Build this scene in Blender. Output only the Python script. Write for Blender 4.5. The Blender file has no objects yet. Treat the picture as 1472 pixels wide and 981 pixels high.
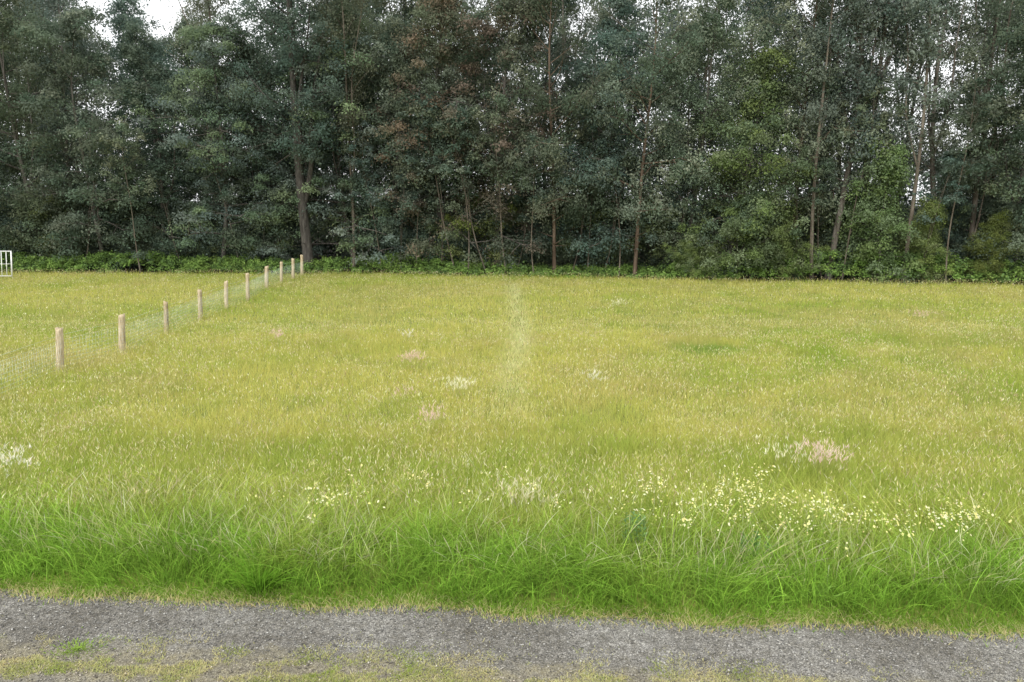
import bpy, math, random
import numpy as np
C = bpy.context.scene
COL = C.collection
rng = np.random.default_rng(7)
random.seed(7)

# ---------------------------------------------------------------- camera
F = 1063.0; CZ = 3.85; PH = math.radians(10.5)
cam = bpy.data.objects.new('camera', bpy.data.cameras.new('camera'))
COL.objects.link(cam); C.camera = cam
cam.location = (0, 0, CZ); cam.rotation_euler = (math.pi/2 - PH, 0, 0)
cam.data.sensor_width = 36; cam.data.lens = F/1472*36
cam.data.clip_end = 3000; cam.data.clip_start = 0.05

def at(px, py, z=0.0):
    a = (px-736)/F; b = -(py-490.5)/F
    dy = math.cos(PH)+b*math.sin(PH); dz = -math.sin(PH)+b*math.cos(PH)
    t = (z-CZ)/dz
    return (a*t, dy*t, z)
def px_x(px, y, z=1.0):      # world x of a picture column at distance y
    depth = y*math.cos(PH) + (CZ-z)*math.sin(PH)
    return (px-736)/F*depth

# ---------------------------------------------------------------- colour management, light
C.view_settings.view_transform = 'Standard'; C.view_settings.look = 'None'; C.view_settings.exposure = 0
w = bpy.data.worlds.new('World'); C.world = w; w.use_nodes = True
nt = w.node_tree; bg = nt.nodes['Background']
sky = nt.nodes.new('ShaderNodeTexSky'); sky.sky_type = 'NISHITA'; sky.sun_disc = False
EL, AZ = math.radians(48), math.radians(205)
sky.sun_elevation = EL; sky.sun_rotation = AZ; sky.dust_density = 4; sky.air_density = 1
hs = nt.nodes.new('ShaderNodeHueSaturation'); hs.inputs['Saturation'].default_value = 0.25
mx = nt.nodes.new('ShaderNodeMix'); mx.data_type = 'RGBA'; mx.inputs['Factor'].default_value = 0.7
mx.inputs[7].default_value = (12.8, 13.0, 13.2, 1)
nt.links.new(sky.outputs[0], hs.inputs['Color']); nt.links.new(hs.outputs[0], mx.inputs[6])
nt.links.new(mx.outputs[2], bg.inputs['Color']); bg.inputs['Strength'].default_value = 0.15
sl = bpy.data.lights.new('sun', 'SUN'); sl.energy = 2.6; sl.angle = math.radians(35); sl.color = (1, .965, .90)
so = bpy.data.objects.new('sun', sl); COL.objects.link(so)
so.rotation_euler = (math.pi/2-EL, 0, math.radians(-25))

# ---------------------------------------------------------------- helpers
def vnoise(x, y, s, seed):
    r = np.random.default_rng(seed); G = r.random((256, 256))
    x = np.asarray(x, float)/s+1000; y = np.asarray(y, float)/s+1000
    xi = np.floor(x).astype(int); yi = np.floor(y).astype(int)
    fx = x-xi; fy = y-yi; fx = fx*fx*(3-2*fx); fy = fy*fy*(3-2*fy)
    a = G[xi % 256, yi % 256]; b = G[(xi+1) % 256, yi % 256]; c = G[xi % 256, (yi+1) % 256]; d = G[(xi+1) % 256, (yi+1) % 256]
    return (a*(1-fx)+b*fx)*(1-fy)+(c*(1-fx)+d*fx)*fy
def fnoise(x, y, s, seed):
    return vnoise(x, y, s, seed)*.55+vnoise(x, y, s/2.3, seed+1)*.28+vnoise(x, y, s/5.1, seed+2)*.17

class MB:
    """collects vertices, colours, quads and triangles; builds ONE mesh"""
    def __init__(s): s.v = []; s.c = []; s.q = []; s.t = []; s.n = 0
    def add(s, v, q=None, t=None, c=None):
        v = np.asarray(v, float).reshape(-1, 3)
        if c is None: c = np.ones((len(v), 3))
        c = np.broadcast_to(np.asarray(c, float), (len(v), 3))
        if q is not None and len(q): s.q.append(np.asarray(q, int).reshape(-1, 4)+s.n)
        if t is not None and len(t): s.t.append(np.asarray(t, int).reshape(-1, 3)+s.n)
        s.v.append(v); s.c.append(c); s.n += len(v)
    def mesh(s, name, mat, smooth=False):
        v = np.concatenate(s.v); c = np.concatenate(s.c)
        q = np.concatenate(s.q) if s.q else np.zeros((0, 4), int)
        t = np.concatenate(s.t) if s.t else np.zeros((0, 3), int)
        me = bpy.data.meshes.new(name)
        me.vertices.add(len(v)); me.vertices.foreach_set('co', v.astype(np.float32).ravel())
        li = np.concatenate([q.ravel(), t.ravel()]).astype(np.int32)
        me.loops.add(len(li)); me.loops.foreach_set('vertex_index', li)
        ls = np.concatenate([np.arange(len(q))*4, len(q)*4+np.arange(len(t))*3]).astype(np.int32)
        me.polygons.add(len(ls)); me.polygons.foreach_set('loop_start', ls)
        if smooth: me.polygons.foreach_set('use_smooth', np.ones(len(ls), bool))
        me.update(calc_edges=True)
        a = me.color_attributes.new('Col', 'FLOAT_COLOR', 'POINT')
        a.data.foreach_set('color', np.hstack([c, np.ones((len(c), 1))]).astype(np.float32).ravel())
        me.materials.append(mat)
        return me
def link(name, me, parent=None):
    o = bpy.data.objects.new(name, me); COL.objects.link(o)
    if parent: o.parent = parent
    return o
def tag(o, label, cat, group=None, kind=None):
    o['label'] = label; o['category'] = cat
    if group: o['group'] = group
    if kind: o['kind'] = kind
    return o
def empty(name, loc, rz=0):
    o = bpy.data.objects.new(name, None); COL.objects.link(o); o.location = loc; o.rotation_euler = (0, 0, rz)
    o.empty_display_size = .2
    return o

# ---------------------------------------------------------------- materials
def leaf_mat(name, transl=.3, var=.25):
    m = bpy.data.materials.new(name); m.use_nodes = True; n = m.node_tree; N = n.nodes; L = n.links
    N.remove(N['Principled BSDF']); out = N['Material Output']
    a = N.new('ShaderNodeAttribute'); a.attribute_name = 'Col'; src = a.outputs['Color']
    if var:
        oi = N.new('ShaderNodeObjectInfo')
        mr = N.new('ShaderNodeMapRange'); mr.inputs['To Min'].default_value = 1-var; mr.inputs['To Max'].default_value = 1+var
        L.new(oi.outputs['Random'], mr.inputs['Value'])
        vm = N.new('ShaderNodeVectorMath'); vm.operation = 'SCALE'
        L.new(src, vm.inputs[0]); L.new(mr.outputs[0], vm.inputs['Scale']); src = vm.outputs[0]
        # a second, slower change of tone from tree to tree: olive to grey green
        fr = N.new('ShaderNodeMath'); fr.operation = 'MULTIPLY'; fr.inputs[1].default_value = 7.31; L.new(oi.outputs['Random'], fr.inputs[0])
        f2 = N.new('ShaderNodeMath'); f2.operation = 'FRACT'; L.new(fr.outputs[0], f2.inputs[0])
        mc = N.new('ShaderNodeMix'); mc.data_type = 'RGBA'; mc.inputs[6].default_value = (1.10, 1.05, .84, 1); mc.inputs[7].default_value = (.90, .98, 1.08, 1)
        L.new(f2.outputs[0], mc.inputs['Factor'])
        v2 = N.new('ShaderNodeVectorMath'); v2.operation = 'MULTIPLY'; L.new(src, v2.inputs[0]); L.new(mc.outputs[2], v2.inputs[1]); src = v2.outputs[0]
    d = N.new('ShaderNodeBsdfDiffuse'); L.new(src, d.inputs['Color'])
    t = N.new('ShaderNodeBsdfTranslucent'); L.new(src, t.inputs['Color'])
    mi = N.new('ShaderNodeMixShader'); mi.inputs[0].default_value = transl
    L.new(d.outputs[0], mi.inputs[1]); L.new(t.outputs[0], mi.inputs[2]); L.new(mi.outputs[0], out.inputs['Surface'])
    return m
def noise_mat(name, cols, scale, rough=.9, bump=.3, scale_v=(1, 1, 1), attr=False):
    m = bpy.data.materials.new(name); m.use_nodes = True; n = m.node_tree; N = n.nodes; L = n.links
    p = N['Principled BSDF']; p.inputs['Roughness'].default_value = rough; p.inputs['Specular IOR Level'].default_value = .2
    tc = N.new('ShaderNodeTexCoord'); mp = N.new('ShaderNodeMapping'); mp.inputs['Scale'].default_value = scale_v
    L.new(tc.outputs['Object'], mp.inputs[0])
    no = N.new('ShaderNodeTexNoise'); no.inputs['Scale'].default_value = scale; no.inputs['Detail'].default_value = 8; no.inputs['Roughness'].default_value = .65
    L.new(mp.outputs[0], no.inputs['Vector'])
    r = N.new('ShaderNodeValToRGB'); r.color_ramp.elements[0].position = .32; r.color_ramp.elements[1].position = .68
    r.color_ramp.elements[0].color = (*cols[0], 1); r.color_ramp.elements[1].color = (*cols[-1], 1)
    if len(cols) > 2:
        e = r.color_ramp.elements.new(.5); e.color = (*cols[1], 1)
    L.new(no.outputs['Fac'], r.inputs[0])
    if attr:
        a = N.new('ShaderNodeAttribute'); a.attribute_name = 'Col'
        mu = N.new('ShaderNodeVectorMath'); mu.operation = 'MULTIPLY'
        L.new(a.outputs['Color'], mu.inputs[0]); L.new(r.outputs[0], mu.inputs[1]); L.new(mu.outputs[0], p.inputs['Base Color'])
    else: L.new(r.outputs[0], p.inputs['Base Color'])
    b = N.new('ShaderNodeBump'); b.inputs['Strength'].default_value = bump; b.inputs['Distance'].default_value = .02
    L.new(no.outputs['Fac'], b.inputs['Height']); L.new(b.outputs[0], p.inputs['Normal'])
    return m
M_grass = leaf_mat('meadow_grass', .42, 0)
M_fol = leaf_mat('foliage', .44, .2)
M_fol2 = leaf_mat('undergrowth_foliage', .3, 0)
M_soil = noise_mat('field_soil', [(.11, .14, .03), (.20, .22, .05), (.30, .28, .08)], 1.3)
M_litter = noise_mat('leaf_litter', [(.02, .018, .012), (.045, .038, .022), (.08, .065, .038)], 2.5)
M_bark = noise_mat('dark_bark', [(.04, .035, .03), (.10, .09, .08), (.18, .165, .145)], 3.5, scale_v=(3, 3, .5), bump=.6, attr=True)
M_gum = noise_mat('pale_bark', [(.08, .068, .055), (.19, .165, .145), (.36, .33, .30)], 2.2, scale_v=(2.5, 2.5, .35), bump=.4, attr=True)
M_post = noise_mat('post_timber', [(.20, .16, .11), (.44, .38, .28), (.64, .59, .49)], 4, scale_v=(7, 7, .7), bump=1.0, attr=True)
M_stone = noise_mat('stone', [(.5, .5, .5), (.8, .8, .8), (1, 1, 1)], 30, attr=True, rough=.85)
m = bpy.data.materials.new('netting_wire'); m.use_nodes = True; p = m.node_tree.nodes['Principled BSDF']
p.inputs['Base Color'].default_value = (.46, .56, .50, 1); p.inputs['Metallic'].default_value = .2; p.inputs['Roughness'].default_value = .5
M_wire = m
M_white = noise_mat('white_gate_paint', [(.65, .65, .63), (.8, .8, .79), (.84, .84, .83)], 8, rough=.4, bump=.05)

# gravel road: one sheet, wheel tracks grey, earthy strip between them
m = bpy.data.materials.new('gravel'); m.use_nodes = True; n = m.node_tree; N = n.nodes; L = n.links; p = N['Principled BSDF']
p.inputs['Roughness'].default_value = .95; p.inputs['Specular IOR Level'].default_value = .1
tc = N.new('ShaderNodeTexCoord'); sp = N.new('ShaderNodeSeparateXYZ'); L.new(tc.outputs['Object'], sp.inputs[0])
def noise(scale, det, rough=.5):
    q = N.new('ShaderNodeTexNoise'); q.inputs['Scale'].default_value = scale; q.inputs['Detail'].default_value = det; q.inputs['Roughness'].default_value = rough
    L.new(tc.outputs['Object'], q.inputs['Vector']); return q
def ramp(src, stops):
    r = N.new('ShaderNodeValToRGB'); e = r.color_ramp.elements
    e[0].position = stops[0][0]; e[0].color = (*stops[0][1], 1); e[1].position = stops[-1][0]; e[1].color = (*stops[-1][1], 1)
    for s_, c_ in stops[1:-1]: x = e.new(s_); x.color = (*c_, 1)
    L.new(src, r.inputs[0]); return r.outputs[0]
def mixn(kind, a, b, f):
    q = N.new('ShaderNodeMix'); q.data_type = 'RGBA'; q.blend_type = kind
    if isinstance(f, float): q.inputs['Factor'].default_value = f
    else: L.new(f, q.inputs['Factor'])
    L.new(a, q.inputs[6]); L.new(b, q.inputs[7]); return q.outputs[2]
vo = N.new('ShaderNodeTexVoronoi'); vo.inputs['Scale'].default_value = 90; L.new(tc.outputs['Object'], vo.inputs['Vector'])
n1 = noise(120, 4); n2 = noise(2.2, 7, .7); n3 = noise(.9, 5); n4 = noise(9, 6, .75)
c1 = ramp(n1.outputs['Fac'], [(.3, (.075, .073, .066)), (.5, (.172, .167, .155)), (.76, (.40, .39, .365))])
sc = N.new('ShaderNodeSeparateColor'); L.new(vo.outputs['Color'], sc.inputs[0])
c2 = mixn('MULTIPLY', c1, ramp(sc.outputs[0], [(0, (.45, .45, .45)), (.8, (1.1, 1.1, 1.1)), (1, (1.9, 1.9, 1.9))]), .65)
c2 = mixn('MULTIPLY', c2, ramp(n3.outputs['Fac'], [(.35, (.75, .73, .70)), (.65, (1.2, 1.2, 1.2))]), 1.0)
c2 = mixn('MULTIPLY', c2, ramp(n4.outputs['Fac'], [(.35, (.68, .66, .61)), (.65, (1.2, 1.2, 1.2))]), 1.0)
def math_(op, a, b=None, c=None):
    q = N.new('ShaderNodeMath'); q.operation = op
    for i, v_ in enumerate((a, b, c)):
        if v_ is None: continue
        if isinstance(v_, (int, float)): q.inputs[i].default_value = v_
        else: L.new(v_, q.inputs[i])
    return q.outputs[0]
v_ = math_('MULTIPLY_ADD', sp.outputs[0], .072, sp.outputs[1])
v_ = math_('MULTIPLY_ADD', n2.outputs['Fac'], .9, v_)
ab = math_('ABSOLUTE', math_('SUBTRACT', v_, 6.53-1.12+.45))
mr = N.new('ShaderNodeMapRange'); L.new(ab, mr.inputs['Value']); mr.inputs['From Min'].default_value = .18; mr.inputs['From Max'].default_value = .36
mr.inputs['To Min'].default_value = 1; mr.inputs['To Max'].default_value = 0
fm = math_('MULTIPLY', mr.outputs[0], ramp(n4.outputs['Fac'], [(.38, (.25, .25, .25)), (.6, (.95, .95, .95))]))
c3 = ramp(n1.outputs['Fac'], [(.3, (.08, .068, .045)), (.5, (.19, .17, .11)), (.72, (.38, .35, .25))])
L.new(mixn('MIX', c2, c3, fm), p.inputs['Base Color'])
b = N.new('ShaderNodeBump'); b.inputs['Strength'].default_value = .6; b.inputs['Distance'].default_value = .010
L.new(n1.outputs['Fac'], b.inputs['Height']); L.new(b.outputs[0], p.inputs['Normal'])
M_gravel = m

# ---------------------------------------------------------------- setting sheets
def RE(x):
    x = np.asarray(x, float); return 6.50-.072*x+.26*(fnoise(x, 0*x, .9, 90)-.5)     # far edge of the gravel
def TE(x):                                                                            # near edge of the wood
    x = np.asarray(x, float)
    return np.where(x < -10, 41.2, 41.2-.17*(x+10))+.8*(vnoise(x, x*0, 4, 33)-.5)
g = MB(); g.add([(-900, -300, 0), (900, -300, 0), (900, 1500, 0), (-900, 1500, 0)], q=[(0, 1, 2, 3)])
tag(link('ground', g.mesh('ground', M_soil)), 'green and straw coloured soil of the grassy field', 'ground', kind='structure')
xs = np.linspace(-30, 30, 481); v = []; q = []
for i, xx in enumerate(xs):
    v += [(xx, float(RE(xx)), .004), (xx, 6.53-.072*xx-2.5, .004)]
    if i: q.append((2*i-2, 2*i-1, 2*i+1, 2*i))
g = MB(); g.add(v, q=q); tag(link('road', g.mesh('road', M_gravel)), 'grey gravel farm track along the bottom with a weedy middle', 'road', kind='structure')
xs = np.linspace(-70, 70, 200); v = []; q = []
for i, xx in enumerate(xs):
    v += [(xx, float(TE(xx))+.3, .006), (xx, 110, .006)]
    if i: q.append((2*i-2, 2*i-1, 2*i+1, 2*i))
g = MB(); g.add(v, q=q); tag(link('forest_floor', g.mesh('forest_floor', M_litter)), 'dark leaf litter under the trees', 'ground', kind='structure')

# ---------------------------------------------------------------- grass
def blades(mb, P, h, w, lean, droop, c0, c1, nseg=3, prof=None, pw=1.8):
    n = len(P); T = np.linspace(0, 1, nseg+1)
    if prof is None: prof = np.clip((1-T)**.65, 0, 1)
    ang = rng.random(n)*2*math.pi; sx = np.cos(ang); sy = np.sin(ang)
    V = np.zeros((n, 2*nseg+1, 3)); K = np.zeros((n, 2*nseg+1, 3)); k = 0
    for i, t in enumerate(T):
        cx = P[:, 0]+lean[:, 0]*h*t**pw; cy = P[:, 1]+lean[:, 1]*h*t**pw
        cz = P[:, 2]+h*(t-droop*t**3)
        hw = w*prof[i]*.5
        if i < nseg:
            V[:, k] = np.stack([cx-sx*hw, cy-sy*hw, cz], 1); V[:, k+1] = np.stack([cx+sx*hw, cy+sy*hw, cz], 1)
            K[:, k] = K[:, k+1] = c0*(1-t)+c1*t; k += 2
        else:
            V[:, k] = np.stack([cx, cy, cz], 1); K[:, k] = c1
    st = (2*nseg+1)*np.arange(n)[:, None]
    Q = np.concatenate([st+np.array([2*i, 2*i+1, 2*i+3, 2*i+2]) for i in range(nseg-1)]) if nseg > 1 else None
    mb.add(V.reshape(-1, 3), q=Q, t=st+np.array([2*nseg-2, 2*nseg-1, 2*nseg]), c=K.reshape(-1, 3))
def band(n, y0, y1, margin=2.5, k=.73):
    y = np.sqrt(rng.random(n)*(y1**2-y0**2)+y0**2); x = (rng.random(n)*2-1)*(k*y+margin)
    return x, y
PTH = np.array([at(738, 402, .25)[:2], at(741, 430, .25)[:2], at(747, 460, .25)[:2], at(747, 485, .25)[:2], at(740, 510, .25)[:2], at(730, 530, .25)[:2], at(738, 560, .25)[:2], at(742, 590, .25)[:2]])
PTH = PTH[np.argsort(PTH[:, 1])]
def path_d(x, y): return np.abs(x-np.interp(y, PTH[:, 1], PTH[:, 0], left=99, right=99))
def path_s(x, y): return np.interp(y, [12.5, 15, 19, 26, 40], [0, .4, .65, .7, .5])*(.45+.8*fnoise(x, y, .9, 5))
GP = at(1015, 493, .25)
def mixc(a, b, f): return np.asarray(a)*(1-f[:, None])+np.asarray(b)*f[:, None]
def mixc2(c, t, f): return c*(1-f[:, None])+np.asarray(t)*f[:, None]
def field_col(x, y):
    a = fnoise(x, y, 8, 11); b = fnoise(x, y, 1.0, 21)
    f = np.clip((a-.5)*1.6+.60+(b-.5)*1.5, 0, 1)                  # straw / olive share
    near = np.clip((12.5-y)/4, 0, 1)
    f = f*(1-.5*near)
    left = np.clip((-x/y-.35)*3, 0, 1)*np.clip((16-y)/4, 0, 1)*.35
    f = np.clip(f-left, 0, 1)
    c = mixc((.315, .42, .07), (.555, .54, .155), f)
    c = mixc2(c, (.52, .44, .20), np.clip((fnoise(x, y, 2.6, 51)-.53)*3, 0, .38)*np.clip((y-10)/6, 0, 1))
    d = path_d(x, y); c = mixc2(c, (.80, .79, .48), np.clip(np.exp(-(d/.33)**2)*path_s(x, y), 0, 1))
    gd = ((x-GP[0])/1.0)**2+((y-GP[1])/.75)**2
    c = mixc2(c, (.14, .30, .06), np.exp(-gd**2)*.75*(.5+.5*b))
    return c
def jit(c, s=.18):
    n = len(c); return np.clip(c*(1+(rng.random((n, 1))-.5)*2*s)*(1+(rng.random((n, 3))-.5)*.16), 0, 1)
def lean_f(x, y, s, rand, sc=1.1):
    a = vnoise(x, y, sc, 61)*4*math.pi; n = len(x)
    r = rng.random(n)*2*math.pi; m = rng.random(n)*rand
    return np.stack([np.cos(a)*s+np.cos(r)*m, np.sin(a)*s+np.sin(r)*m], 1)
def hfield(x, y):
    h = .26+.07*(fnoise(x, y, 1.1, 71)-.5)*2
    h = h*(1-.15*np.exp(-(path_d(x, y)/.3)**2))
    return h*np.interp(y, [8, 10, 12.5, 42], [1.6, 1.3, 1.0, .85])
mg = MB()
def meadow(n, y0, y1, w, nseg, keepu=0):
    x, y = band(n, y0, y1)
    u = y-RE(x); k = (u > keepu) & (y < TE(x)+.4); x = x[k]; y = y[k]; n = len(x)
    P = np.stack([x, y, np.zeros(n)], 1)
    h = hfield(x, y)*(.5+.6*rng.random(n)); c = field_col(x, y)
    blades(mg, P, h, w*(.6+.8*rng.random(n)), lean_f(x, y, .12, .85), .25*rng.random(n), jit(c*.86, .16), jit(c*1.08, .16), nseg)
def heads(n, y0, y1, w, keepu=0, hs=1.15):
    x, y = band(n, y0, y1)
    gd = ((x-GP[0])/1.0)**2+((y-GP[1])/.75)**2
    u = y-RE(x); k = (u > keepu) & (y < TE(x)+.2) & (gd > 1) & (rng.random(n) < 2.2*(fnoise(x, y, 1.8, 123)-.18)); x = x[k]; y = y[k]; n = len(x)
    H = hfield(x, y)*hs*(.75+.45*rng.random(n)); c = field_col(x, y)
    r = rng.random(n)
    hc = np.where((r < .50)[:, None], (.66, .62, .30), np.where((r < .84)[:, None], (.52, .42, .24), (.82, .79, .54)))
    ln = lean_f(x, y, .08, .3); hh = .03+.035*rng.random(n)
    blades(mg, np.stack([x, y, np.zeros(n)], 1), H, w*.3, ln, 0*H, jit(c), jit(c*1.1), 2, prof=np.array([1, .8, .5]), pw=1.4)
    blades(mg, np.stack([x+ln[:, 0]*H*.95, y+ln[:, 1]*H*.95, H*.93], 1), hh, w*(.7+.6*rng.random(n)), rng.normal(0, .5, (n, 2)), 0*H, jit(hc, .25), jit(hc, .25), 3, prof=np.array([.4, 1, .8, 0]))
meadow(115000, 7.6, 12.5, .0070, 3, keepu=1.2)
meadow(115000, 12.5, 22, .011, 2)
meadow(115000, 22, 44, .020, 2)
heads(36000, 8.0, 13, .008, 1.0)
heads(58000, 13, 23, .012)
heads(54000, 23, 43, .018)
tag(link('meadow_grass', mg.mesh('meadow_grass', M_grass)), 'olive and straw coloured meadow grass covering the field', 'grass', kind='stuff')

# tall verge: tussocky clumps, each bending its own way
vg = MB()
nc = 1100; cx_ = (rng.random(nc)*2-1)*8.6; cu = rng.random(nc)**1.1*2.6+.14; ch = .6+.7*rng.random(nc); ca_ = rng.random(nc)*6.28; cs = .3+.6*rng.random(nc); ct = .8+.42*rng.random(nc)
n = 92000; ci = rng.integers(0, nc, n); rad_ = (.06+.14*rng.random(nc))[ci]
x = cx_[ci]+rng.normal(0, 1, n)*rad_; u = np.maximum(.01, cu[ci]+rng.normal(0, 1, n)*rad_); y = RE(x)+u
hp = np.interp(u, [0, .12, .3, .6, 1.2, 1.8, 2.6, 3.6], [.05, .14, .36, .58, .62, .50, .40, .34])
h = hp*(.4+.7*rng.random(n))*ch[ci]
ln = np.stack([np.cos(ca_), np.sin(ca_)], 1)[ci]*cs[ci][:, None]+np.stack([x-cx_[ci], u-cu[ci]], 1)*2.4+rng.normal(0, .32, (n, 2))
ln[:, 1] -= .5*np.clip(1.0-u, 0, 1); ln[:, 0] += .5*(vnoise(x, y, 1.6, 77)-.4)
f = np.clip((u-.7)/1.2+(fnoise(x, y, .8, 231)-.5)*1.4, 0, 1)
c = mixc2(mixc((.27, .455, .065), (.40, .47, .095), f), (.54, .52, .18), np.clip((rng.random(n)*1.3-.8)*2, 0, 1)*f)
tone = (ct[ci]*np.where(rng.random(n) < .15, 1.35, np.where(rng.random(n) < .35, .60, 1.0)))[:, None]
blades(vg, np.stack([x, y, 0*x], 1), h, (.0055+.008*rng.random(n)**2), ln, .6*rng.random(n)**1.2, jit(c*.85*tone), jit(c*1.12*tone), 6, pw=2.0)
# finer filling grass between the clumps
n = 45000; x = (rng.random(n)*2-1)*8.6; u = rng.random(n)*3.6; y = RE(x)+u
h = np.interp(u, [0, .12, .3, .6, 1.2, 1.8, 2.6, 3.6], [.04, .10, .20, .30, .36, .36, .36, .32])*(.5+.6*rng.random(n))
f = np.clip((u-.7)/1.3, 0, 1); c = mixc((.19, .33, .05), (.40, .47, .10), f)
blades(vg, np.stack([x, y, 0*x], 1), h, .004+.004*rng.random(n), lean_f(x, y, .3, .9, .5), .4*rng.random(n), jit(c*.85, .25), jit(c*1.1, .25), 4, pw=1.8)
# seeding stems above the verge, thinning out into the meadow
n = 9500; x = (rng.random(n)*2-1)*8.6; u = .4+rng.exponential(1.3, n); y = RE(x)+u
kk = rng.random(n) < 2.4*(fnoise(x, y, 1.1, 505)-.2); x, u, y = x[kk], u[kk], y[kk]; n = len(x)
h = np.interp(u, [0, .5, 1, 2, 4], [.4, .66, .70, .54, .38])*(.6+.55*rng.random(n))
r = rng.random(n); hc = np.where((r < .55)[:, None], (.56, .56, .27), np.where((r < .78)[:, None], (.48, .38, .30), (.74, .72, .50)))
ln = lean_f(x, y, .2, .7, .6); ln[:, 1] -= .3*np.clip(1.2-u, 0, 1)
blades(vg, np.stack([x, y, 0*x], 1), h, .004+.004*rng.random(n), ln, .25*rng.random(n), jit(np.full((n, 3), (.32, .44, .09))), jit(hc), 8, prof=np.array([.4, .35, .3, .3, .3, .4, 1, .7, 0]), pw=2.0)
# short creeping fringe and dry straw along the gravel
n = 34000; x = (rng.random(n)*2-1)*8.5; u = rng.normal(.03, .08, n); y = RE(x)+u
h = .015+.05*rng.random(n)+np.clip(u, 0, 1)*.3; dry = (rng.random(n) < np.clip(.5-u*2.5, .08, .7))*1.0
c = mixc((.22, .36, .05), (.58, .52, .26), dry)
blades(vg, np.stack([x, y, 0*x], 1), h, .005+.006*rng.random(n), lean_f(x, y, .3, 1.5), .3*rng.random(n), jit(c*.9), jit(c*1.1), 2)
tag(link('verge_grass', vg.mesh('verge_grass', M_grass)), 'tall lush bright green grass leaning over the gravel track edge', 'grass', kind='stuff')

# weedy strip between wheel tracks
ms_ = MB(); n = 160000; x = (rng.random(n)*2-1)*7; off = rng.normal(1.15, .22, n); y = 6.53-.072*x-off
nz = fnoise(x, y*1.5, .35, 301); wide = fnoise(x, 0*x, 2.5, 333)
k = (nz+.3*(wide-.5)+.12*np.exp(-((off-1.15)/.16)**2) > .50+.14*rng.random(n)) & (y > 3.9); x = x[k]; y = y[k]; n = len(x)
dry = np.clip(fnoise(x, y, .4, 311)*2.4-.6+(rng.random(n)-.5)*.8, 0, 1)
c = mixc((.30, .38, .08), (.60, .55, .30), dry)
blades(ms_, np.stack([x, y, 0*x+.004], 1), .005+.022*rng.random(n), .004+.005*rng.random(n), lean_f(x, y, .2, 1.8), .3*rng.random(n), jit(c*.9), jit(c*1.1), 2)
tag(link('track_weeds', ms_.mesh('track_weeds', M_grass)), 'short dry and green weeds between the wheel tracks', 'grass', kind='stuff')

# loose stones
st = MB(); n = 42000; x = (rng.random(n)*2-1)*6.5; off = rng.random(n)**1.0*2.0-.06; y = 6.53-.072*x-off
s = .003+.0075*rng.random(n)**3; r = rng.random(n); tone = np.where(r < .22, .46, np.where(r < .68, .27, .14))*(.7+.6*rng.random(n))
an = rng.random(n)*6.28; ca, sa = np.cos(an), np.sin(an)
base = np.array([(1, 0, 0), (0, 1, 0), (-1, 0, 0), (0, -1, 0), (.1, .1, .75), (0, 0, -.4)])
V = np.zeros((n, 6, 3)); j = .7+.6*rng.random((n, 6))
bx = base[None, :, 0]*1.35*j; by = base[None, :, 1]*j
V[:, :, 0] = x[:, None]+s[:, None]*(bx*ca[:, None]-by*sa[:, None]); V[:, :, 1] = y[:, None]+s[:, None]*(bx*sa[:, None]+by*ca[:, None])
V[:, :, 2] = .006+s[:, None]*base[None, :, 2]*j+s[:, None]*.3
ti = np.array([(0, 1, 4), (1, 2, 4), (2, 3, 4), (3, 0, 4), (1, 0, 5), (2, 1, 5), (3, 2, 5), (0, 3, 5)])
med = np.exp(-((off-1.15)/.25)**2)[:, None]
cc = tone[:, None]*(np.array([1.0, .98, .92])*(1-med)+np.array([1.1, .97, .78])*med)
st.add(V.reshape(-1, 3), t=(np.arange(n)[:, None, None]*6+ti[None]).reshape(-1, 3), c=np.repeat(cc, 6, 0))
tag(link('loose_gravel', st.mesh('loose_gravel', M_stone)), 'loose grey stone chips lying on the track', 'gravel', kind='stuff')

# yellow flowers standing over the verge
fl = MB()
def flowers(mb, X, Y, Z, size, col, stem=True):
    n = len(X)
    T = np.linspace(0, 2*math.pi, 7)[:-1]; V = np.zeros((n, 7, 3)); nx = rng.normal(0, .5, n); ny = rng.normal(.35, .4, n)
    V[:, 0] = np.stack([X, Y, Z-.15*size], 1)
    for i, t in enumerate(T):
        rr = size*(.6+.8*rng.random(n)); dx = np.cos(t)*rr; dy = np.sin(t)*rr
        V[:, i+1] = np.stack([X+dx, Y+dy, Z-nx*dx+ny*dy], 1)
    t_ = np.array([(0, i+1, (i+1) % 6+1) for i in range(6)])
    col = np.where((rng.random(n) < .55)[:, None], col, (.86, .85, .62))
    K = np.repeat(jit(col, .15)[:, None], 7, 1); K[:, 0] *= (.9, .85, .6)
    mb.add(V.reshape(-1, 3), t=(np.arange(n)[:, None, None]*7+t_[None]).reshape(-1, 3), c=K.reshape(-1, 3))
    if stem:
        blades(mb, np.stack([X, Y, 0*X], 1), Z, np.full(n, .004), np.zeros((n, 2)), np.zeros(n), jit(np.full((n, 3), (.2, .33, .05))), jit(np.full((n, 3), (.28, .4, .08))), 2, prof=np.array([1, .8, .5]))
cl = []
for (a, b, cpx, cpy, nn) in [(60, 30, 1045, 708, 34), (80, 24, 1150, 732, 32), (110, 16, 1330, 745, 36), (22, 10, 935, 693, 9), (60, 20, 970, 728, 10), (90, 14, 470, 712, 12), (50, 22, 760, 706, 6), (25, 12, 10, 672, 5), (130, 30, 1170, 722, 22), (40, 10, 1400, 738, 12), (350, 25, 760, 720, 18), (150, 14, 620, 690, 8)]:
    for _ in range(nn):      # each plant carries an irregular spray of blossoms
        cz_ = .48+.14*random.random(); P = at(random.gauss(cpx, a*.65), random.gauss(cpy, b*.65), cz_); sp_ = random.uniform(.03, .12)
        for _ in range(random.randint(3, 14)):
            cl.append((P[0]+random.gauss(0, sp_), P[1]+random.gauss(0, sp_), cz_+random.gauss(0, .035)))
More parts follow.
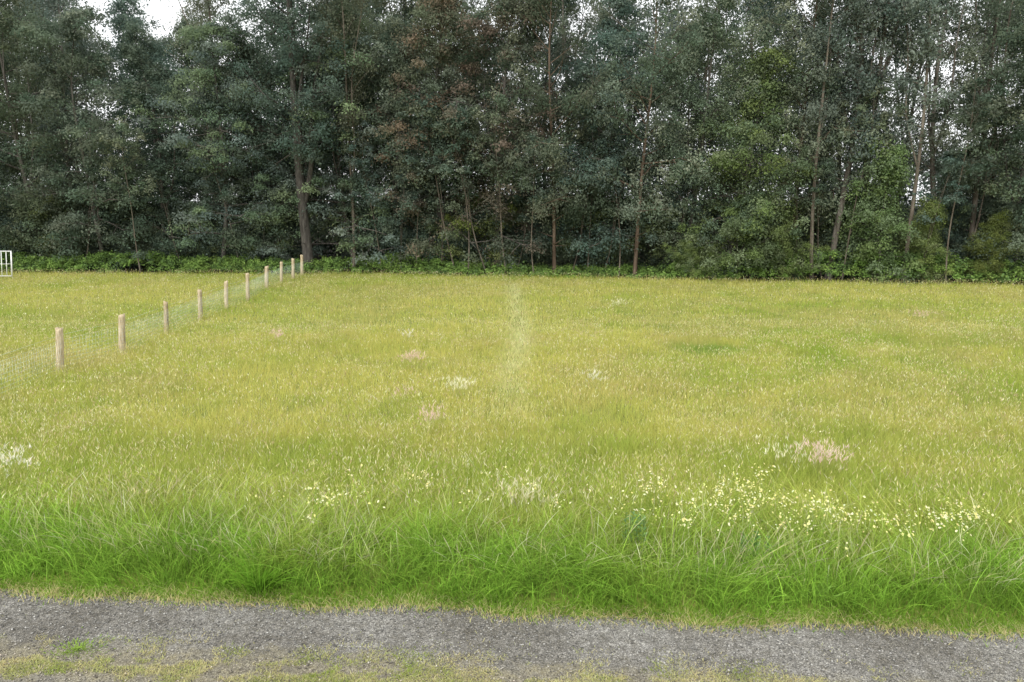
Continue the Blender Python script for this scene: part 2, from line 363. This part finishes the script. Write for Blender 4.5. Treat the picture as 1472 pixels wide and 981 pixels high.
cl = np.array(cl); flowers(fl, cl[:, 0], cl[:, 1], cl[:, 2], .004+.010*rng.random(len(cl))**1.4, (.84, .80, .38))
X, Y = band(900, 9, 30); flowers(fl, X, Y, hfield(X, Y)*1.15, .005+.007*rng.random(900), (.82, .80, .58))
tag(link('wildflowers', fl.mesh('wildflowers', M_grass)), 'small pale yellow and cream wildflowers scattered through the grass', 'flowers', kind='stuff')

# ---------------------------------------------------------------- individual tufts
def tuft(px, py, r, nst, hh, col, label, ztop=.34):
    P = at(px, py, ztop)
    a = rng.random(nst)*6.28; rr = r*np.minimum(np.abs(rng.normal(0, .6, nst)), 1.3); X = rr*np.cos(a)*1.4; Y = rr*np.sin(a)*1.2
    h = hh*(.8+.5*rng.random(nst)); lean = np.stack([np.cos(a), np.sin(a)], 1)*(.15*rr/r+.05)[:, None]+rng.normal(0, .16, (nst, 2))
    m1 = MB(); blades(m1, np.stack([X, Y, 0*X], 1), h, np.full(nst, .004), lean, np.zeros(nst), jit(np.full((nst, 3), (.32, .40, .08))), jit(np.full((nst, 3), (.55, .52, .26))), 4, prof=np.array([1, .8, .7, .6, .3]), pw=1.8)
    tx = X+lean[:, 0]*h; ty = Y+lean[:, 1]*h
    for _ in range(4):
        blades(m1, np.stack([tx+rng.normal(0, .012, nst), ty+rng.normal(0, .012, nst), h-.05+rng.normal(0, .012, nst)], 1), .04+.045*rng.random(nst), .005+.007*rng.random(nst), lean*.8+rng.normal(0, .45, (nst, 2)), np.zeros(nst), jit(np.full((nst, 3), col)), jit(np.full((nst, 3), col)), 3, prof=np.array([.3, 1, .8, 0]))
    o = link('seed_grass_tuft', m1.mesh('seed_grass_tuft', M_grass)); o.location = (P[0], P[1], 0)
    tag(o, label, 'grass tuft', 'pale seeding grass tufts in the field')
PK = (.80, .61, .53); CR = (.85, .83, .60); WH = (.86, .83, .70)
tuft(592, 512, .18, 70, .38, PK, 'pink tinged seeding grass tuft in the middle of the field, left of the trodden line')
tuft(660, 553, .18, 74, .38, CR, 'cream seeding grass tuft below and left of the trodden line')
tuft(615, 600, .09, 46, .48, PK, 'narrow upright pink seeding grass tuft nearest the lower middle of the field', .42)
tuft(575, 563, .14, 18, .36, PK, 'small faint pink grass tuft just left of the cream tuft')
tuft(855, 542, .07, 30, .38, WH, 'small whitish grass tuft right of the trodden line')
tuft(890, 437, .20, 44, .36, CR, 'pale cream grass tuft far out, right of the top of the trodden line', .28)
tuft(400, 483, .13, 44, .42, PK, 'pinkish grass tuft nearest the row of fence posts', .35)
tuft(585, 480, .10, 22, .36, WH, 'little whitish grass tuft above the pink one at mid field', .33)
tuft(1180, 652, .16, 100, .45, (.82, .65, .56), 'largest pink and cream seeding grass tuft, at the right of the field', .42)
tuft(1130, 645, .16, 34, .42, CR, 'thin cream grass tuft just left of the largest pink tuft', .42)
tuft(755, 706, .24, 80, .50, (.72, .68, .46), 'wispy straw coloured grass tuft behind the centre of the tall verge', .5)
tuft(10, 664, .14, 60, .48, WH, 'pale grass tuft at the left edge behind the tall verge', .45)
tuft(1325, 452, .30, 60, .34, (.72, .55, .44), 'brownish pink grass tuft far out at the right of the field', .3)

def tussock(px, py, r, nst, hh, wd, col, name, label, cat, spread=.9):
    P = at(px, py, 0); o = empty(name, (P[0], P[1], .004)); tag(o, label, cat)
    a = rng.random(nst)*6.28; rr = r*.35*np.abs(rng.normal(0, .7, nst)); X = rr*np.cos(a)*1.5; Y = rr*np.sin(a)
    lean = np.stack([np.cos(a), np.sin(a)], 1)*(spread*rng.random(nst))[:, None]
    m1 = MB(); blades(m1, np.stack([X, Y, 0*X], 1), hh*(.6+.5*rng.random(nst)), wd*(.7+.6*rng.random(nst)), lean, .45*rng.random(nst), jit(np.full((nst, 3), col)*.8), jit(np.full((nst, 3), col)*1.15), 5, prof=np.array([.5, .9, 1, .8, .5, 0]), pw=1.5)
    link('leaves', m1.mesh(name+'_leaves', M_grass), o)
    return o
tussock(372, 852, .3, 260, .40, .010, (.17, .33, .035), 'grass_tussock', 'dark green spreading tussock of broad grass at the gravel edge', 'grass tussock', 1.2)
tussock(113, 934, .45, 520, .022, .008, (.28, .40, .08), 'track_weed', 'low green weed clump growing alone on the gravel track at left', 'weed', 2.2)
tussock(1170, 862, .2, 120, .20, .026, (.28, .44, .09), 'broadleaf_weed', 'light green broad leaved weed at the right of the verge front', 'weed', 1.0)
def leafy(px, py, hh, col, label):
    P = at(px, py, 0); o = empty('leafy_weed', (P[0], P[1], 0)); tag(o, label, 'weed')
    m1 = MB(); m2 = MB()
    for s_ in range(7):
        bx_, by_ = random.gauss(0, .09), random.gauss(0, .05); h = hh*random.uniform(.75, 1.05)
        m1.add([(bx_-.004, by_, 0), (bx_+.004, by_, 0), (bx_+.002, by_-.03, h), (bx_-.002, by_-.03, h)], q=[(0, 1, 2, 3)], c=(.08, .13, .04))
        k_ = 26; z = np.linspace(.15, 1, k_)*h; a = np.arange(k_)*2.4
        l = np.stack([np.cos(a), np.sin(a)], 1)*.9
        blades(m2, np.stack([bx_+0*z, by_+0*z-.03*z/h, z], 1), np.full(k_, .055)*(1.3-.5*z/h), np.full(k_, .026), l, np.full(k_, .3), jit(np.full((k_, 3), col)), jit(np.full((k_, 3), col)), 3, prof=np.array([.2, 1, .8, 0]), pw=1)
    link('stem', m1.mesh('weed_stem', M_grass), o); link('leaves', m2.mesh('weed_leaves', M_grass), o)
leafy(915, 806, .58, (.22, .36, .14), 'leafy upright weed in the verge right of centre')
leafy(1085, 826, .50, (.20, .34, .11), 'leafy weed in the verge below the yellow flowers')

# ---------------------------------------------------------------- fence
fence = empty('wire_fence', at(85, 521, .25)[:2]+(0,)); tag(fence, 'wire netting fence on pale round timber posts running to the trees', 'fence')
FO = np.array(fence.location)
posts = [(85, 521, 469, 1.0), (175, 497, 451, 1.0), (238, 470, 433, .82), (287, 450, 417, .95), (325, 434, 404, .95), (356, 423, 393, 1.0), (383, 407, 383, 1.05), (404, 399, 377, .9), (421, 394, 372, 1.0), (434, 390, 367, .95)]
PP = []
for i, (px, yb, yt, rad) in enumerate(posts):
    P = np.array(at(px, yb, .25)); h = .25+(yb-yt)/F*P[1]*1.0; PP.append((P[0], P[1], h, rad))
P0 = PP[0]; PP.insert(0, (P0[0]+.25, P0[1]-2.9, 1.1, 1.0))
for i, (X, Y, h, rad) in enumerate(PP):
    m1 = MB(); S = 16; rows = 14; V = []; r0 = .078*rad; tx, ty = random.uniform(-.012, .012)-.13*h*X/Y, random.uniform(-.02, .02)
    ph = random.random()*6; facet = [random.uniform(.86, 1.1) for _ in range(S)]
    for k in range(rows):
        t = k/(rows-1)
        for s_ in range(S):
            a = s_/S*2*math.pi; r = r0*(1.08-.1*t)*facet[s_]*(1+.05*math.sin(3*t*2+ph+a))+random.uniform(-.003, .003)
            z = -.02+(h+.02)*t
            if k == rows-1: z += .02*math.sin(a+ph)+(-.09*max(0, math.cos(a*2+ph)) if i == 1 else 0)+random.uniform(-.014, .014)
            V.append((math.cos(a)*r+tx*t, math.sin(a)*r+ty*t, z))
    Q = [(k*S+s_, k*S+(s_+1) % S, (k+1)*S+(s_+1) % S, (k+1)*S+s_) for k in range(rows-1) for s_ in range(S)]
    V.append((tx, ty, h-(.05 if i == 1 else .004))); top = len(V)-1
    T_ = [((rows-1)*S+s_, (rows-1)*S+(s_+1) % S, top) for s_ in range(S)]
    gz = [(1.05, .99, .88), (1.10, 1.04, .94), (.95, .88, .76)][2 if rad < .85 else i % 2]
    m1.add(V, q=Q, t=T_, c=gz)
    o = link('post', m1.mesh('fence_post', M_post), fence); o.location = (X-FO[0], Y-FO[1], 0)
def rod(mb, a, b, r, S=3, c=(1, 1, 1)):
    a = np.array(a, float); b = np.array(b, float); d = b-a; d /= np.linalg.norm(d)
    u = np.cross(d, (0, 0, 1)) if abs(d[2]) < .9 else np.cross(d, (1, 0, 0)); u /= np.linalg.norm(u); v_ = np.cross(d, u)
    V = [p_+r*(math.cos(k/S*2*math.pi)*u+math.sin(k/S*2*math.pi)*v_) for p_ in (a, b) for k in range(S)]
    mb.add(V, q=[(k, (k+1) % S, S+(k+1) % S, S+k) for k in range(S)], t=[(0, k+1, k) for k in range(1, S-1)]+[(S, S+k, S+k+1) for k in range(1, S-1)], c=c)
nt_ = MB(); tw = MB()
for i in range(len(PP)-1):
    A, B = PP[i], PP[i+1]; L_ = math.hypot(A[0]-B[0], A[1]-B[1]); nn = max(4, int(L_/.10))
    def pt(t, z): return (A[0]*(1-t)+B[0]*t-FO[0]+.09+.05*z, A[1]*(1-t)+B[1]*t-FO[1], z-.02*math.sin(t*math.pi))
    for z in (.06, .15, .24, .33, .42, .51, .60, .69, .78):
        rod(nt_, pt(0, z), pt(1, z), .0024)
    for k in range(nn):
        rod(nt_, pt(k/nn, .04), pt(k/nn, .78), .0019)
    rod(tw, pt(0, .90), pt(1, .90), .0025)
link('wire_netting', nt_.mesh('wire_netting', M_wire), fence); link('top_wire', tw.mesh('top_wire', M_wire), fence)

# white metal gate at the far left
GPt = at(17, 395, .25); gate = empty('metal_gate', (GPt[0], GPt[1], 0), math.radians(3)); tag(gate, 'white tubular metal gate at the left edge by the trees', 'gate')
m1 = MB(); H_ = 1.45
rod(m1, (0, 0, .1), (.1, 0, H_), .035, 8); rod(m1, (-3.2, 0, .1), (-3.1, 0, H_), .035, 8); rod(m1, (-3.1, 0, H_), (.13, 0, H_), .03, 8); rod(m1, (-3.2, 0, .18), (.0, 0, .18), .025, 8)
link('gate_frame', m1.mesh('gate_frame', M_white), gate)
for k in range(1, 13):
    mb_ = MB(); rod(mb_, (-3.2+k*.246, 0, .18), (-3.1+k*.246, 0, H_), .02, 6); link('bar', mb_.mesh('gate_bar', M_white), gate)
mb_ = MB(); rod(mb_, (-3.15, 0, .8), (.05, 0, .8), .016, 6); link('mid_rail', mb_.mesh('gate_mid_rail', M_white), gate)

# ---------------------------------------------------------------- trees
def tube(mb, pts, rad, S=7, c=(1, 1, 1)):
    pts = np.array(pts, float); n = len(pts); d = np.gradient(pts, axis=0); V = []
    for i in range(n):
        t = d[i]/np.linalg.norm(d[i]); u = np.cross(t, (0.3, 1, 0.1)); u /= np.linalg.norm(u); v_ = np.cross(t, u)
        for k in range(S):
            a = k/S*2*math.pi; V.append(pts[i]+rad[i]*(math.cos(a)*u+math.sin(a)*v_))
    mb.add(V, q=[(i*S+k, i*S+(k+1) % S, (i+1)*S+(k+1) % S, (i+1)*S+k) for i in range(n-1) for k in range(S)], c=c)
def leaves(mb, ctr, rad, flat, nper, size, cols, hang=.0, tr=None):
    """ctr (m,3) clump centres; leaf-sized rhombi spread through each flattened clump"""
    r = tr or rng; m_ = len(ctr); n = m_*nper
    c = np.repeat(ctr, nper, 0); R_ = np.repeat(rad, nper)
    d = r.normal(0, 1, (n, 3)); d /= np.linalg.norm(d, axis=1)[:, None]; rr = r.random(n)**.6*(1+.2*r.normal(0, 1, n))
    off = d*(R_*rr)[:, None]; off[:, 2] *= flat; off[:, 2] -= (off[:, 0]**2+off[:, 1]**2)/np.maximum(R_, .1)*(.35+hang*.5)
    P = c+off
    nrm = r.normal(0, .4, (n, 3)); nrm[:, 2] += .75*(1-hang); nrm += d*.75; nrm /= np.linalg.norm(nrm, axis=1)[:, None]
    a = np.cross(nrm, r.normal(0, 1, (n, 3))); a[:, 2] -= hang*1.0; a /= np.linalg.norm(a, axis=1)[:, None]; b = np.cross(nrm, a); b /= np.linalg.norm(b, axis=1)[:, None]
    L_ = (size*(.6+.8*r.random(n)))[:, None]; W_ = L_*(.55-.15*hang)
    V = np.stack([P-a*L_*.5, P+b*W_*.5, P+a*L_*.5, P-b*W_*.5], 1)
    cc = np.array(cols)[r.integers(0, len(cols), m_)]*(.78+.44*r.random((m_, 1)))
    K = np.repeat(cc, nper, 0)*(.9+.2*r.random((n, 1)))*(1+.12*(off[:, 2:3]/np.maximum(R_, .1)[:, None]))  # clump tops tinted lighter, undersides darker: top light put into leaf colour
    mb.add(V.reshape(-1, 3), q=np.arange(n*4).reshape(-1, 4), c=np.repeat(np.clip(K, 0, 1), 4, 0))
PROTO = {}
def make_tree(key, seed, H, cb, Lmax, nl, r0, el, R_c, flat, nper, size, cols, bark, barkc=(1, 1, 1), hang=.25, top=.5, wob=.5, stub=0, skip=0, shape='oval', forks=1):
    r = np.random.default_rng(seed)
    tk = MB(); cr = MB(); n = 14
    ph = r.random(4)*6.28
    def trunk(z): t = z/H; return np.array([wob*(math.sin(t*3+ph[0])-math.sin(ph[0])+.45*math.sin(t*8+ph[1])*t), wob*(math.sin(t*3.4+ph[2])-math.sin(ph[2])+.45*math.sin(t*7+ph[3])*t), z])
    def tr(z): return max(.012, r0*(1-z/H)**.8+.25*r0*math.exp(-z*2.5))
    zz = np.linspace(0, H*.98, n+3); tube(tk, [trunk(z) for z in zz], [tr(z) for z in zz], 9, barkc)
    stems = [(trunk, tr, 0, H)]
    for k in range(forks):
        zf = H*(.14+.2*r.random()) if k == 0 else H*(.3+.2*r.random()); az = r.random()*6.28; spd = .14+.12*r.random(); Hf = H*(.72+.25*r.random()); p2 = r.random()*6.28
        def fk(z, zf=zf, az=az, spd=spd, p2=p2):
            b_ = trunk(zf); t = max(0, z-zf); q_ = spd*t**.92
            return b_+np.array([math.cos(az)*q_+.25*math.sin(t*.6+p2)*min(1, t/3), math.sin(az)*q_+.25*math.cos(t*.5+p2)*min(1, t/3), t])
        def fr_(z, zf=zf, Hf=Hf): return max(.012, tr(zf)*.62*(1-(z-zf)/(Hf-zf+.5))**.8)
        zz = np.linspace(zf, Hf, 12); tube(tk, [fk(z) for z in zz], [fr_(z) for z in zz], 7, barkc); stems.append((fk, fr_, zf, Hf))
    CT = []; RR = []
    for i in range(nl+stub):
        if i < nl: z = cb+(H-cb)*((i+r.random())/nl)**.95; live = True
        else: z = 1.5+(cb-1.0)*r.random(); live = False
        S_ = [s_ for s_ in stems if s_[2]+.3 < z < s_[3]-.2] or stems[:1]
        stem, srad, _, _ = S_[r.integers(0, len(S_))]
        t = max(0, (z-cb)/(H-cb))
        if shape == 'oval': prof = .5+.7*math.sin(math.pi*min(1, t*.85+.15))-.25*t
        elif shape == 'cone': prof = 1.05-.9*t
        else: prof = .35+.9*t*(1.25-t)*1.5
        L = Lmax*prof*(.5+.75*r.random())*(1 if live else .4)
        az = i*2.4+r.normal(0, .6); e_ = math.radians(el[0]+(el[1]-el[0])*t+r.normal(0, 14))
        p0 = stem(z); dr = np.array([math.cos(az), math.sin(az), 0]); sd = np.array([-dr[1], dr[0], 0]); bw = r.normal(0, .25)
        def lp(s): return p0+dr*(L*s*math.cos(e_))+sd*(bw*L*s*s)+np.array([0, 0, L*s*math.sin(e_)-(.15*L*s*s if el[1] < 50 else -.1*L*s*s)])
        rb = min(srad(z)*.6, .025+.015*L)
        ss = np.linspace(0, 1, 6); tube(tk, [lp(s) for s in ss], [rb*(1-.85*s) for s in ss], 5, barkc)
        if not live: continue
        if r.random() < skip: continue
        for s in ([.35, .65, 1.0] if L > 1.2 else [.5, 1.0]):
            CT.append(lp(s)+r.normal(0, .3, 3)); RR.append(R_c*(.6+.7*r.random())*(1.1-.25*s))
        nsb = 4 if L > 1.5 else 2
        for k in range(nsb):
            s = .3+.6*(k+r.random())/nsb; q0 = lp(s); sg = 1 if k % 2 else -1
            dd = dr*.6+sd*sg*.9+np.array([0, 0, r.normal(.15, .4)]); q1 = q0+dd*L*(.25+.3*r.random())
            mid = (q0+q1)/2+r.normal(0, .05, 3); tube(tk, [q0, mid, q1], [rb*.45, rb*.3, rb*.1], 4, barkc)
            CT.append(q1); RR.append(R_c*(.5+.6*r.random()))
    for k in range(4): CT.append(trunk(H*(.93+.02*k))+r.normal(0, top, 3)); RR.append(R_c*.7)
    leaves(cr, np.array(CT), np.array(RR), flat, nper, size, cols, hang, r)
    PROTO[key] = (tk.mesh(key+'_trunk', bark, True), cr.mesh(key+'_crown', M_fol))
DK = [(.115, .155, .120), (.138, .178, .134), (.162, .198, .148), (.12, .167, .128)]  # crown palettes lifted and greyed, so some haze is put into leaf colour
GY = [(.172, .20, .162), (.212, .235, .188), (.152, .186, .153)]
LG = [(.195, .24, .125), (.235, .278, .155), (.155, .205, .12)]
RD = [(.15, .172, .135), (.14, .17, .13), (.225, .178, .148), (.21, .18, .148), (.135, .165, .125), (.22, .20, .16)]
BG = [(.19, .245, .09), (.22, .27, .105), (.155, .21, .085)]
make_tree('wattle_a', 1, 16, 1.3, 3.3, 36, .15, (5, 45), 1.08, .5, 180, .142, DK, M_bark, skip=.05)
make_tree('wattle_b', 2, 18, 1.6, 3.5, 38, .16, (12, 50), 1.12, .6, 170, .142, DK+GY[:1], M_bark, skip=.08, forks=2)
make_tree('wattle_c', 3, 14, 1.1, 3.2, 34, .13, (0, 45), 1.08, .45, 180, .138, DK+GY, M_bark, skip=.05)
make_tree('light_a', 4, 15, 1.3, 3.6, 36, .15, (2, 38), 1.08, .38, 190, .138, LG+GY, M_bark, skip=.05)
make_tree('red_a', 5, 16, 1.7, 3.4, 36, .15, (5, 48), 1.06, .5, 180, .138, RD, M_bark, skip=.07)
make_tree('gum_a', 6, 21, 4.6, 3.6, 27, .17, (35, 62), .98, .85, 150, .15, GY, M_gum, barkc=(.72, .71, .70), hang=.55, stub=8, skip=.19, shape='top', wob=.5, forks=3)
make_tree('gum_b', 7, 23, 5.6, 3.8, 27, .17, (40, 65), .98, .95, 150, .15, GY+DK[:2], M_gum, barkc=(.64, .62, .58), hang=.55, stub=9, skip=.21, shape='top', wob=.6, forks=3)
make_tree('gum_c', 8, 19, 2.8, 3.0, 33, .11, (15, 55), 1.0, .85, 160, .15, GY+DK[:2], M_gum, barkc=(.58, .47, .39), hang=.5, stub=5, skip=.11, wob=.35, forks=0)
make_tree('gum_d', 16, 22, 7.2, 2.6, 23, .11, (35, 65), .86, .9, 135, .15, GY, M_gum, barkc=(.75, .72, .66), hang=.5, stub=12, skip=.22, shape='top', wob=.4, forks=1)
make_tree('big_a', 17, 20, 6.5, 3.6, 30, .32, (20, 55), 1.1, .6, 150, .15, DK, M_bark, barkc=(.6, .6, .6), stub=6, skip=.05, wob=.3, forks=2)
make_tree('pole_a', 9, 10, 4.8, 1.2, 13, .042, (30, 55), .55, .6, 85, .14, DK+GY, M_gum, barkc=(.74, .71, .64), stub=3, skip=.25, wob=.4, forks=0)
make_tree('pole_b', 10, 8, 3.7, 1.1, 11, .037, (30, 55), .5, .6, 85, .14, DK, M_gum, barkc=(.6, .57, .52), stub=3, skip=.25, wob=.55, forks=1)
make_tree('cone_a', 11, 6.5, .4, 2.3, 30, .07, (5, 50), .8, .6, 180, .12, BG+LG[:1], M_bark, shape='cone', top=.3, forks=1, wob=.25)
make_tree('bush_a', 12, 4.2, .3, 2.2, 24, .06, (10, 55), .75, .6, 170, .12, BG+LG, M_bark, top=.5, forks=1, wob=.3)
make_tree('bush_b', 15, 4.6, .3, 2.4, 24, .06, (10, 60), .92, .65, 160, .13, DK+LG[:1], M_bark, top=.6, forks=1, wob=.3)
make_tree('bright_a', 13, 12, 1.2, 3.0, 32, .12, (5, 45), 1.05, .5, 180, .138, LG+BG, M_bark, skip=.04)
def place(name, key, X, Y, sc, rz, label, group=None, cat='tree', sz=1.0, lean=0):
    o = empty(name, (X, Y, 0), rz); o.scale = (sc, sc, sc*sz)
    if lean: o.rotation_euler = (0, lean, rz)
    tag(o, label, cat, group)
    link('trunk', PROTO[key][0], o); link('crown', PROTO[key][1], o)
    return o
front = [
 (-40, 2.4, 'wattle_a', 1.0, 'dark green tree behind the white metal gate at the left edge'),
 (62, 3.2, 'wattle_b', .95, 'dark dense tree with layered boughs just right of the metal gate'),
 (150, 2.2, 'wattle_c', 1.0, 'dark tree with drooping low boughs, second to the right of the metal gate'),
 (232, 3.0, 'wattle_a', .84, 'dark tree midway between the metal gate and the fence end'),
 (318, 2.2, 'light_a', .90, 'lighter green tree with flat layered boughs left of the fence end'),
 (384, 3.4, 'wattle_c', .94, 'mid green layered tree right behind the last fence posts'),
 (510, 2.6, 'light_a', .95, 'grey green tree with wide tiers of foliage just right of the fence end'),
 (565, 3.0, 'wattle_b', .84, 'dark tree with tall dense crown, second to the right of the fence end'),
 (640, 2.6, 'red_a', .95, 'tree with rust tinged new leaves left of the slender reddish trunk'),
 (715, 2.6, 'red_a', 1.02, 'tree with reddish brown foliage tips behind the top of the trodden line'),
 (797, .9, 'gum_c', .9, 'tree with straight slender trunk right of the trodden line'),
 (862, 2.8, 'wattle_a', .90, 'dark tree standing between the two slender trunks right of centre'),
 (913, .5, 'gum_c', .95, 'grey green tree on a bare red brown trunk right of centre'),
 (985, 2.8, 'wattle_b', .86, 'dark tree between the red brown trunk and the bright green tree'),
 (1045, 2.0, 'bright_a', .93, 'brighter green rounded tree right of centre'),
 (1135, 3.2, 'gum_c', .98, 'grey green gum just right of the brighter green tree'),
 (1192, 1.6, 'gum_a', 1.0, 'tall grey trunked gum with bare limbs left of the conical green tree'),
 (1228, 2.8, 'gum_b', .95, 'taller spreading gum with forking bare limbs above the conical green tree'),
 (1345, 2.0, 'gum_a', .9, 'open gum with white sky showing through, right of the conical green tree'),
 (1395, 2.6, 'gum_b', .88, 'leaning bare limbed gum second from the right edge'),
 (1462, 2.2, 'wattle_a', .86, 'dark dense tree at the right edge'),
 (1560, 1.8, 'wattle_b', .95, 'dark tree just beyond the right edge of the view'),
 (325, 4.6, 'gum_d', 1.0, 'pale slim gum whose trunk rises against the sky at upper left'),
 (444, 1.0, 'big_a', .95, 'large tree with thick dark trunk in the deep shadow beside the fence end'),
 (508, .6, 'gum_d', .85, 'slim bare trunk second to the right of the fence end'),
 (1168, .7, 'gum_d', .88, 'slim pale gum trunk left of the tall grey trunked gum'),
 (1300, 1.0, 'gum_d', .95, 'slim pale gum just right of the conical green tree'),
]
spin = [0.3, 1.7, 2.9, 4.0, 5.2, .9, 2.2, 3.4, 4.6, 5.8]
for i, (px, dd, key, sc_, lab) in enumerate(front):
    Y = 40.0+dd
    for _ in range(3): X = px_x(px, Y); Y = float(TE(X))+dd
    nm = 'gum_tree' if key.startswith('gum') else 'broad_tree'
    place(nm, key, X, Y, sc_, spin[i % 10], lab)
for (px, dd, key, sc_, nm, lab) in [
 (1262, .9, 'cone_a', .98, 'conical_tree', 'small conical bright green tree at the wood edge on the right'),
 (1060, .7, 'bush_a', .95, 'shrub', 'rounded olive green shrub below the brighter green tree'),
 (1135, .9, 'bush_a', .6, 'shrub', 'smaller olive green shrub just right of the rounded one'),
 (1000, .6, 'bush_a', .45, 'shrub', 'lowest olive shrub left of the rounded olive shrub'),
 (1330, 1.0, 'cone_a', .6, 'conical_tree', 'smaller green sapling tree right of the conical tree'),
 (1420, .9, 'cone_a', .5, 'conical_tree', 'short dark green bushy tree near the right edge'),
 (375, 2.6, 'bush_b', .75, 'shrub', 'green shrub tucked behind the far fence posts'),
 (690, 3.2, 'bush_a', 1.0, 'shrub', 'yellow green shrub glowing between trunks left of the slender trunk')]:
    Y = 41.0
    for _ in range(3): X = px_x(px, Y); Y = float(TE(X))+dd
    place(nm, key, X, Y, sc_, px*.37, lab, cat='shrub' if nm == 'shrub' else 'tree')
for px in [-30, 20, 60, 105, 150, 200, 255, 300, 340, 530, 580, 625, 665, 740, 780, 830, 880, 940, 975, 1170, 1215, 1300, 1370, 1440, 1500]:
    dd = 2.8+random.random()*1.5; Y = 41.0
    for _ in range(3): X = px_x(px, Y); Y = float(TE(X))+dd
    place('shrub', 'bush_b', X, Y, random.uniform(.6, 1.0), random.random()*6.28, 'dark evergreen shrub filling in beneath the edge trees', 'dark shrubs beneath the edge trees', cat='shrub')
# slender stems at the wood edge
k_ = 0
for px in [530, 548, 575, 597, 612, 633, 655, 672, 700, 728, 742, 768, 822, 845, 868, 890, 962, 1150, 1183, 1212, 1318, 1362, 1378, 345, 262, 200, 118]:
    dd = .3+random.random()*1.5; Y = 41.0
    for _ in range(3): X = px_x(px, Y); Y = float(TE(X))+dd
    place('sapling_tree', 'pole_a' if k_ % 2 else 'pole_b', X, Y, .65+.5*random.random(), random.random()*6.28,
          'slender sapling with thin bare stem at the shaded wood edge', 'slender saplings along the wood edge', lean=random.uniform(-.08, .08)); k_ += 1
# rows behind
random.seed(21)
for row, (dy, step, sc0) in enumerate([(6.5, 3.7, 1.03), (12, 4.1, 1.13)]):
    X = -35-row*2.5
    while X < 35+row*2.5:
        xx = X+random.uniform(-1.2, 1.2); yy = float(TE(xx))+dy+random.uniform(-1.8, 1.8)
        pxr = xx/yy*F+736; low = 1.0
        if pxr > 1160: key = random.choice(['gum_a', 'gum_b', 'gum_d', 'gum_c'])
        elif pxr < 620: key = random.choice(['wattle_a', 'wattle_b', 'gum_b', 'wattle_b', 'gum_a'])
        else: key = random.choice(['wattle_b', 'gum_b', 'gum_a', 'wattle_a', 'gum_c'])
        if 225 < pxr < 435: key = random.choice(['wattle_c', 'wattle_a', 'gum_d']); low = .91
        g_ = key.startswith('gum')
        place('gum_tree' if g_ else 'broad_tree', key, xx, yy, sc0*random.uniform(.84, 1.08)*(.9 if g_ else 1)*low, random.random()*6.28,
              'tall thin crowned gum standing deeper in the wood behind the edge trees' if g_ else 'dense dark tree standing deeper in the wood behind the edge trees',
              'gums deeper in the wood' if g_ else 'dark trees deeper in the wood')
        X += step*(1.08 if pxr > 1160 else 1)
# undergrowth along the edge: low bramble
ub = MB(); m_ = 2000; X = (rng.random(m_)*2-1)*34; px_ = X/40*F+736
mid = np.exp(-((px_-830)/150)**2)
hh = (.6+.8*fnoise(X, 0*X, 3, 401))*(1-.5*mid)*np.where(px_ > 950, 1.3, 1)
dY = .0+rng.random(m_)*2.4; Y = TE(X)+dY; Z = hh*np.clip(.35+dY*.7, 0, 1)*(.5+.5*rng.random(m_))
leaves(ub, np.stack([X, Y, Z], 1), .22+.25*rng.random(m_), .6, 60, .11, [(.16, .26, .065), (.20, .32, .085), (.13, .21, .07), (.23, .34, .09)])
tag(link('bramble', ub.mesh('bramble', M_fol2)), 'low leafy bramble bank along the foot of the trees', 'undergrowth', kind='stuff')
us = MB(); m_ = 1050; X = (rng.random(m_)*2-1)*44; Y = TE(X)+3.6+rng.random(m_)*14; Z = rng.random(m_)**1.2*(3.0+3.0*fnoise(X, Y, 5, 411))
pu = X/Y*F+736; kk = (pu < 418) | (pu > 492) | (Y > TE(X)+10); X, Y, Z = X[kk], Y[kk], Z[kk]; m_ = len(X)
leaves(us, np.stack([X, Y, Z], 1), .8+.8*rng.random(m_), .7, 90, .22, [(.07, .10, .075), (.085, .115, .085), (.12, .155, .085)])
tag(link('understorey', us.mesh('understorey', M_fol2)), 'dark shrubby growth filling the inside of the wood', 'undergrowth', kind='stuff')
dw = MB(); m_ = 2100; X = (rng.random(m_)*2-1)*66; Y = 58+rng.random(m_)*11
ang_ = X/Y*F+736
top_ = 18*(.72+.5*fnoise(X, Y, 7, 421))*np.where(ang_ > 1180, .45, 1)*np.where((ang_ > 220) & (ang_ < 435), .76, 1)
Z = rng.random(m_)*top_
leaves(dw, np.stack([X, Y, Z], 1), 1.3+1.1*rng.random(m_), .7, 105, .33, [(.13, .16, .14), (.16, .185, .168), (.14, .17, .15)])
tag(link('distant_wood', dw.mesh('distant_wood', M_fol2)), 'dim far side of the wood behind all the trees', 'wood', kind='stuff')
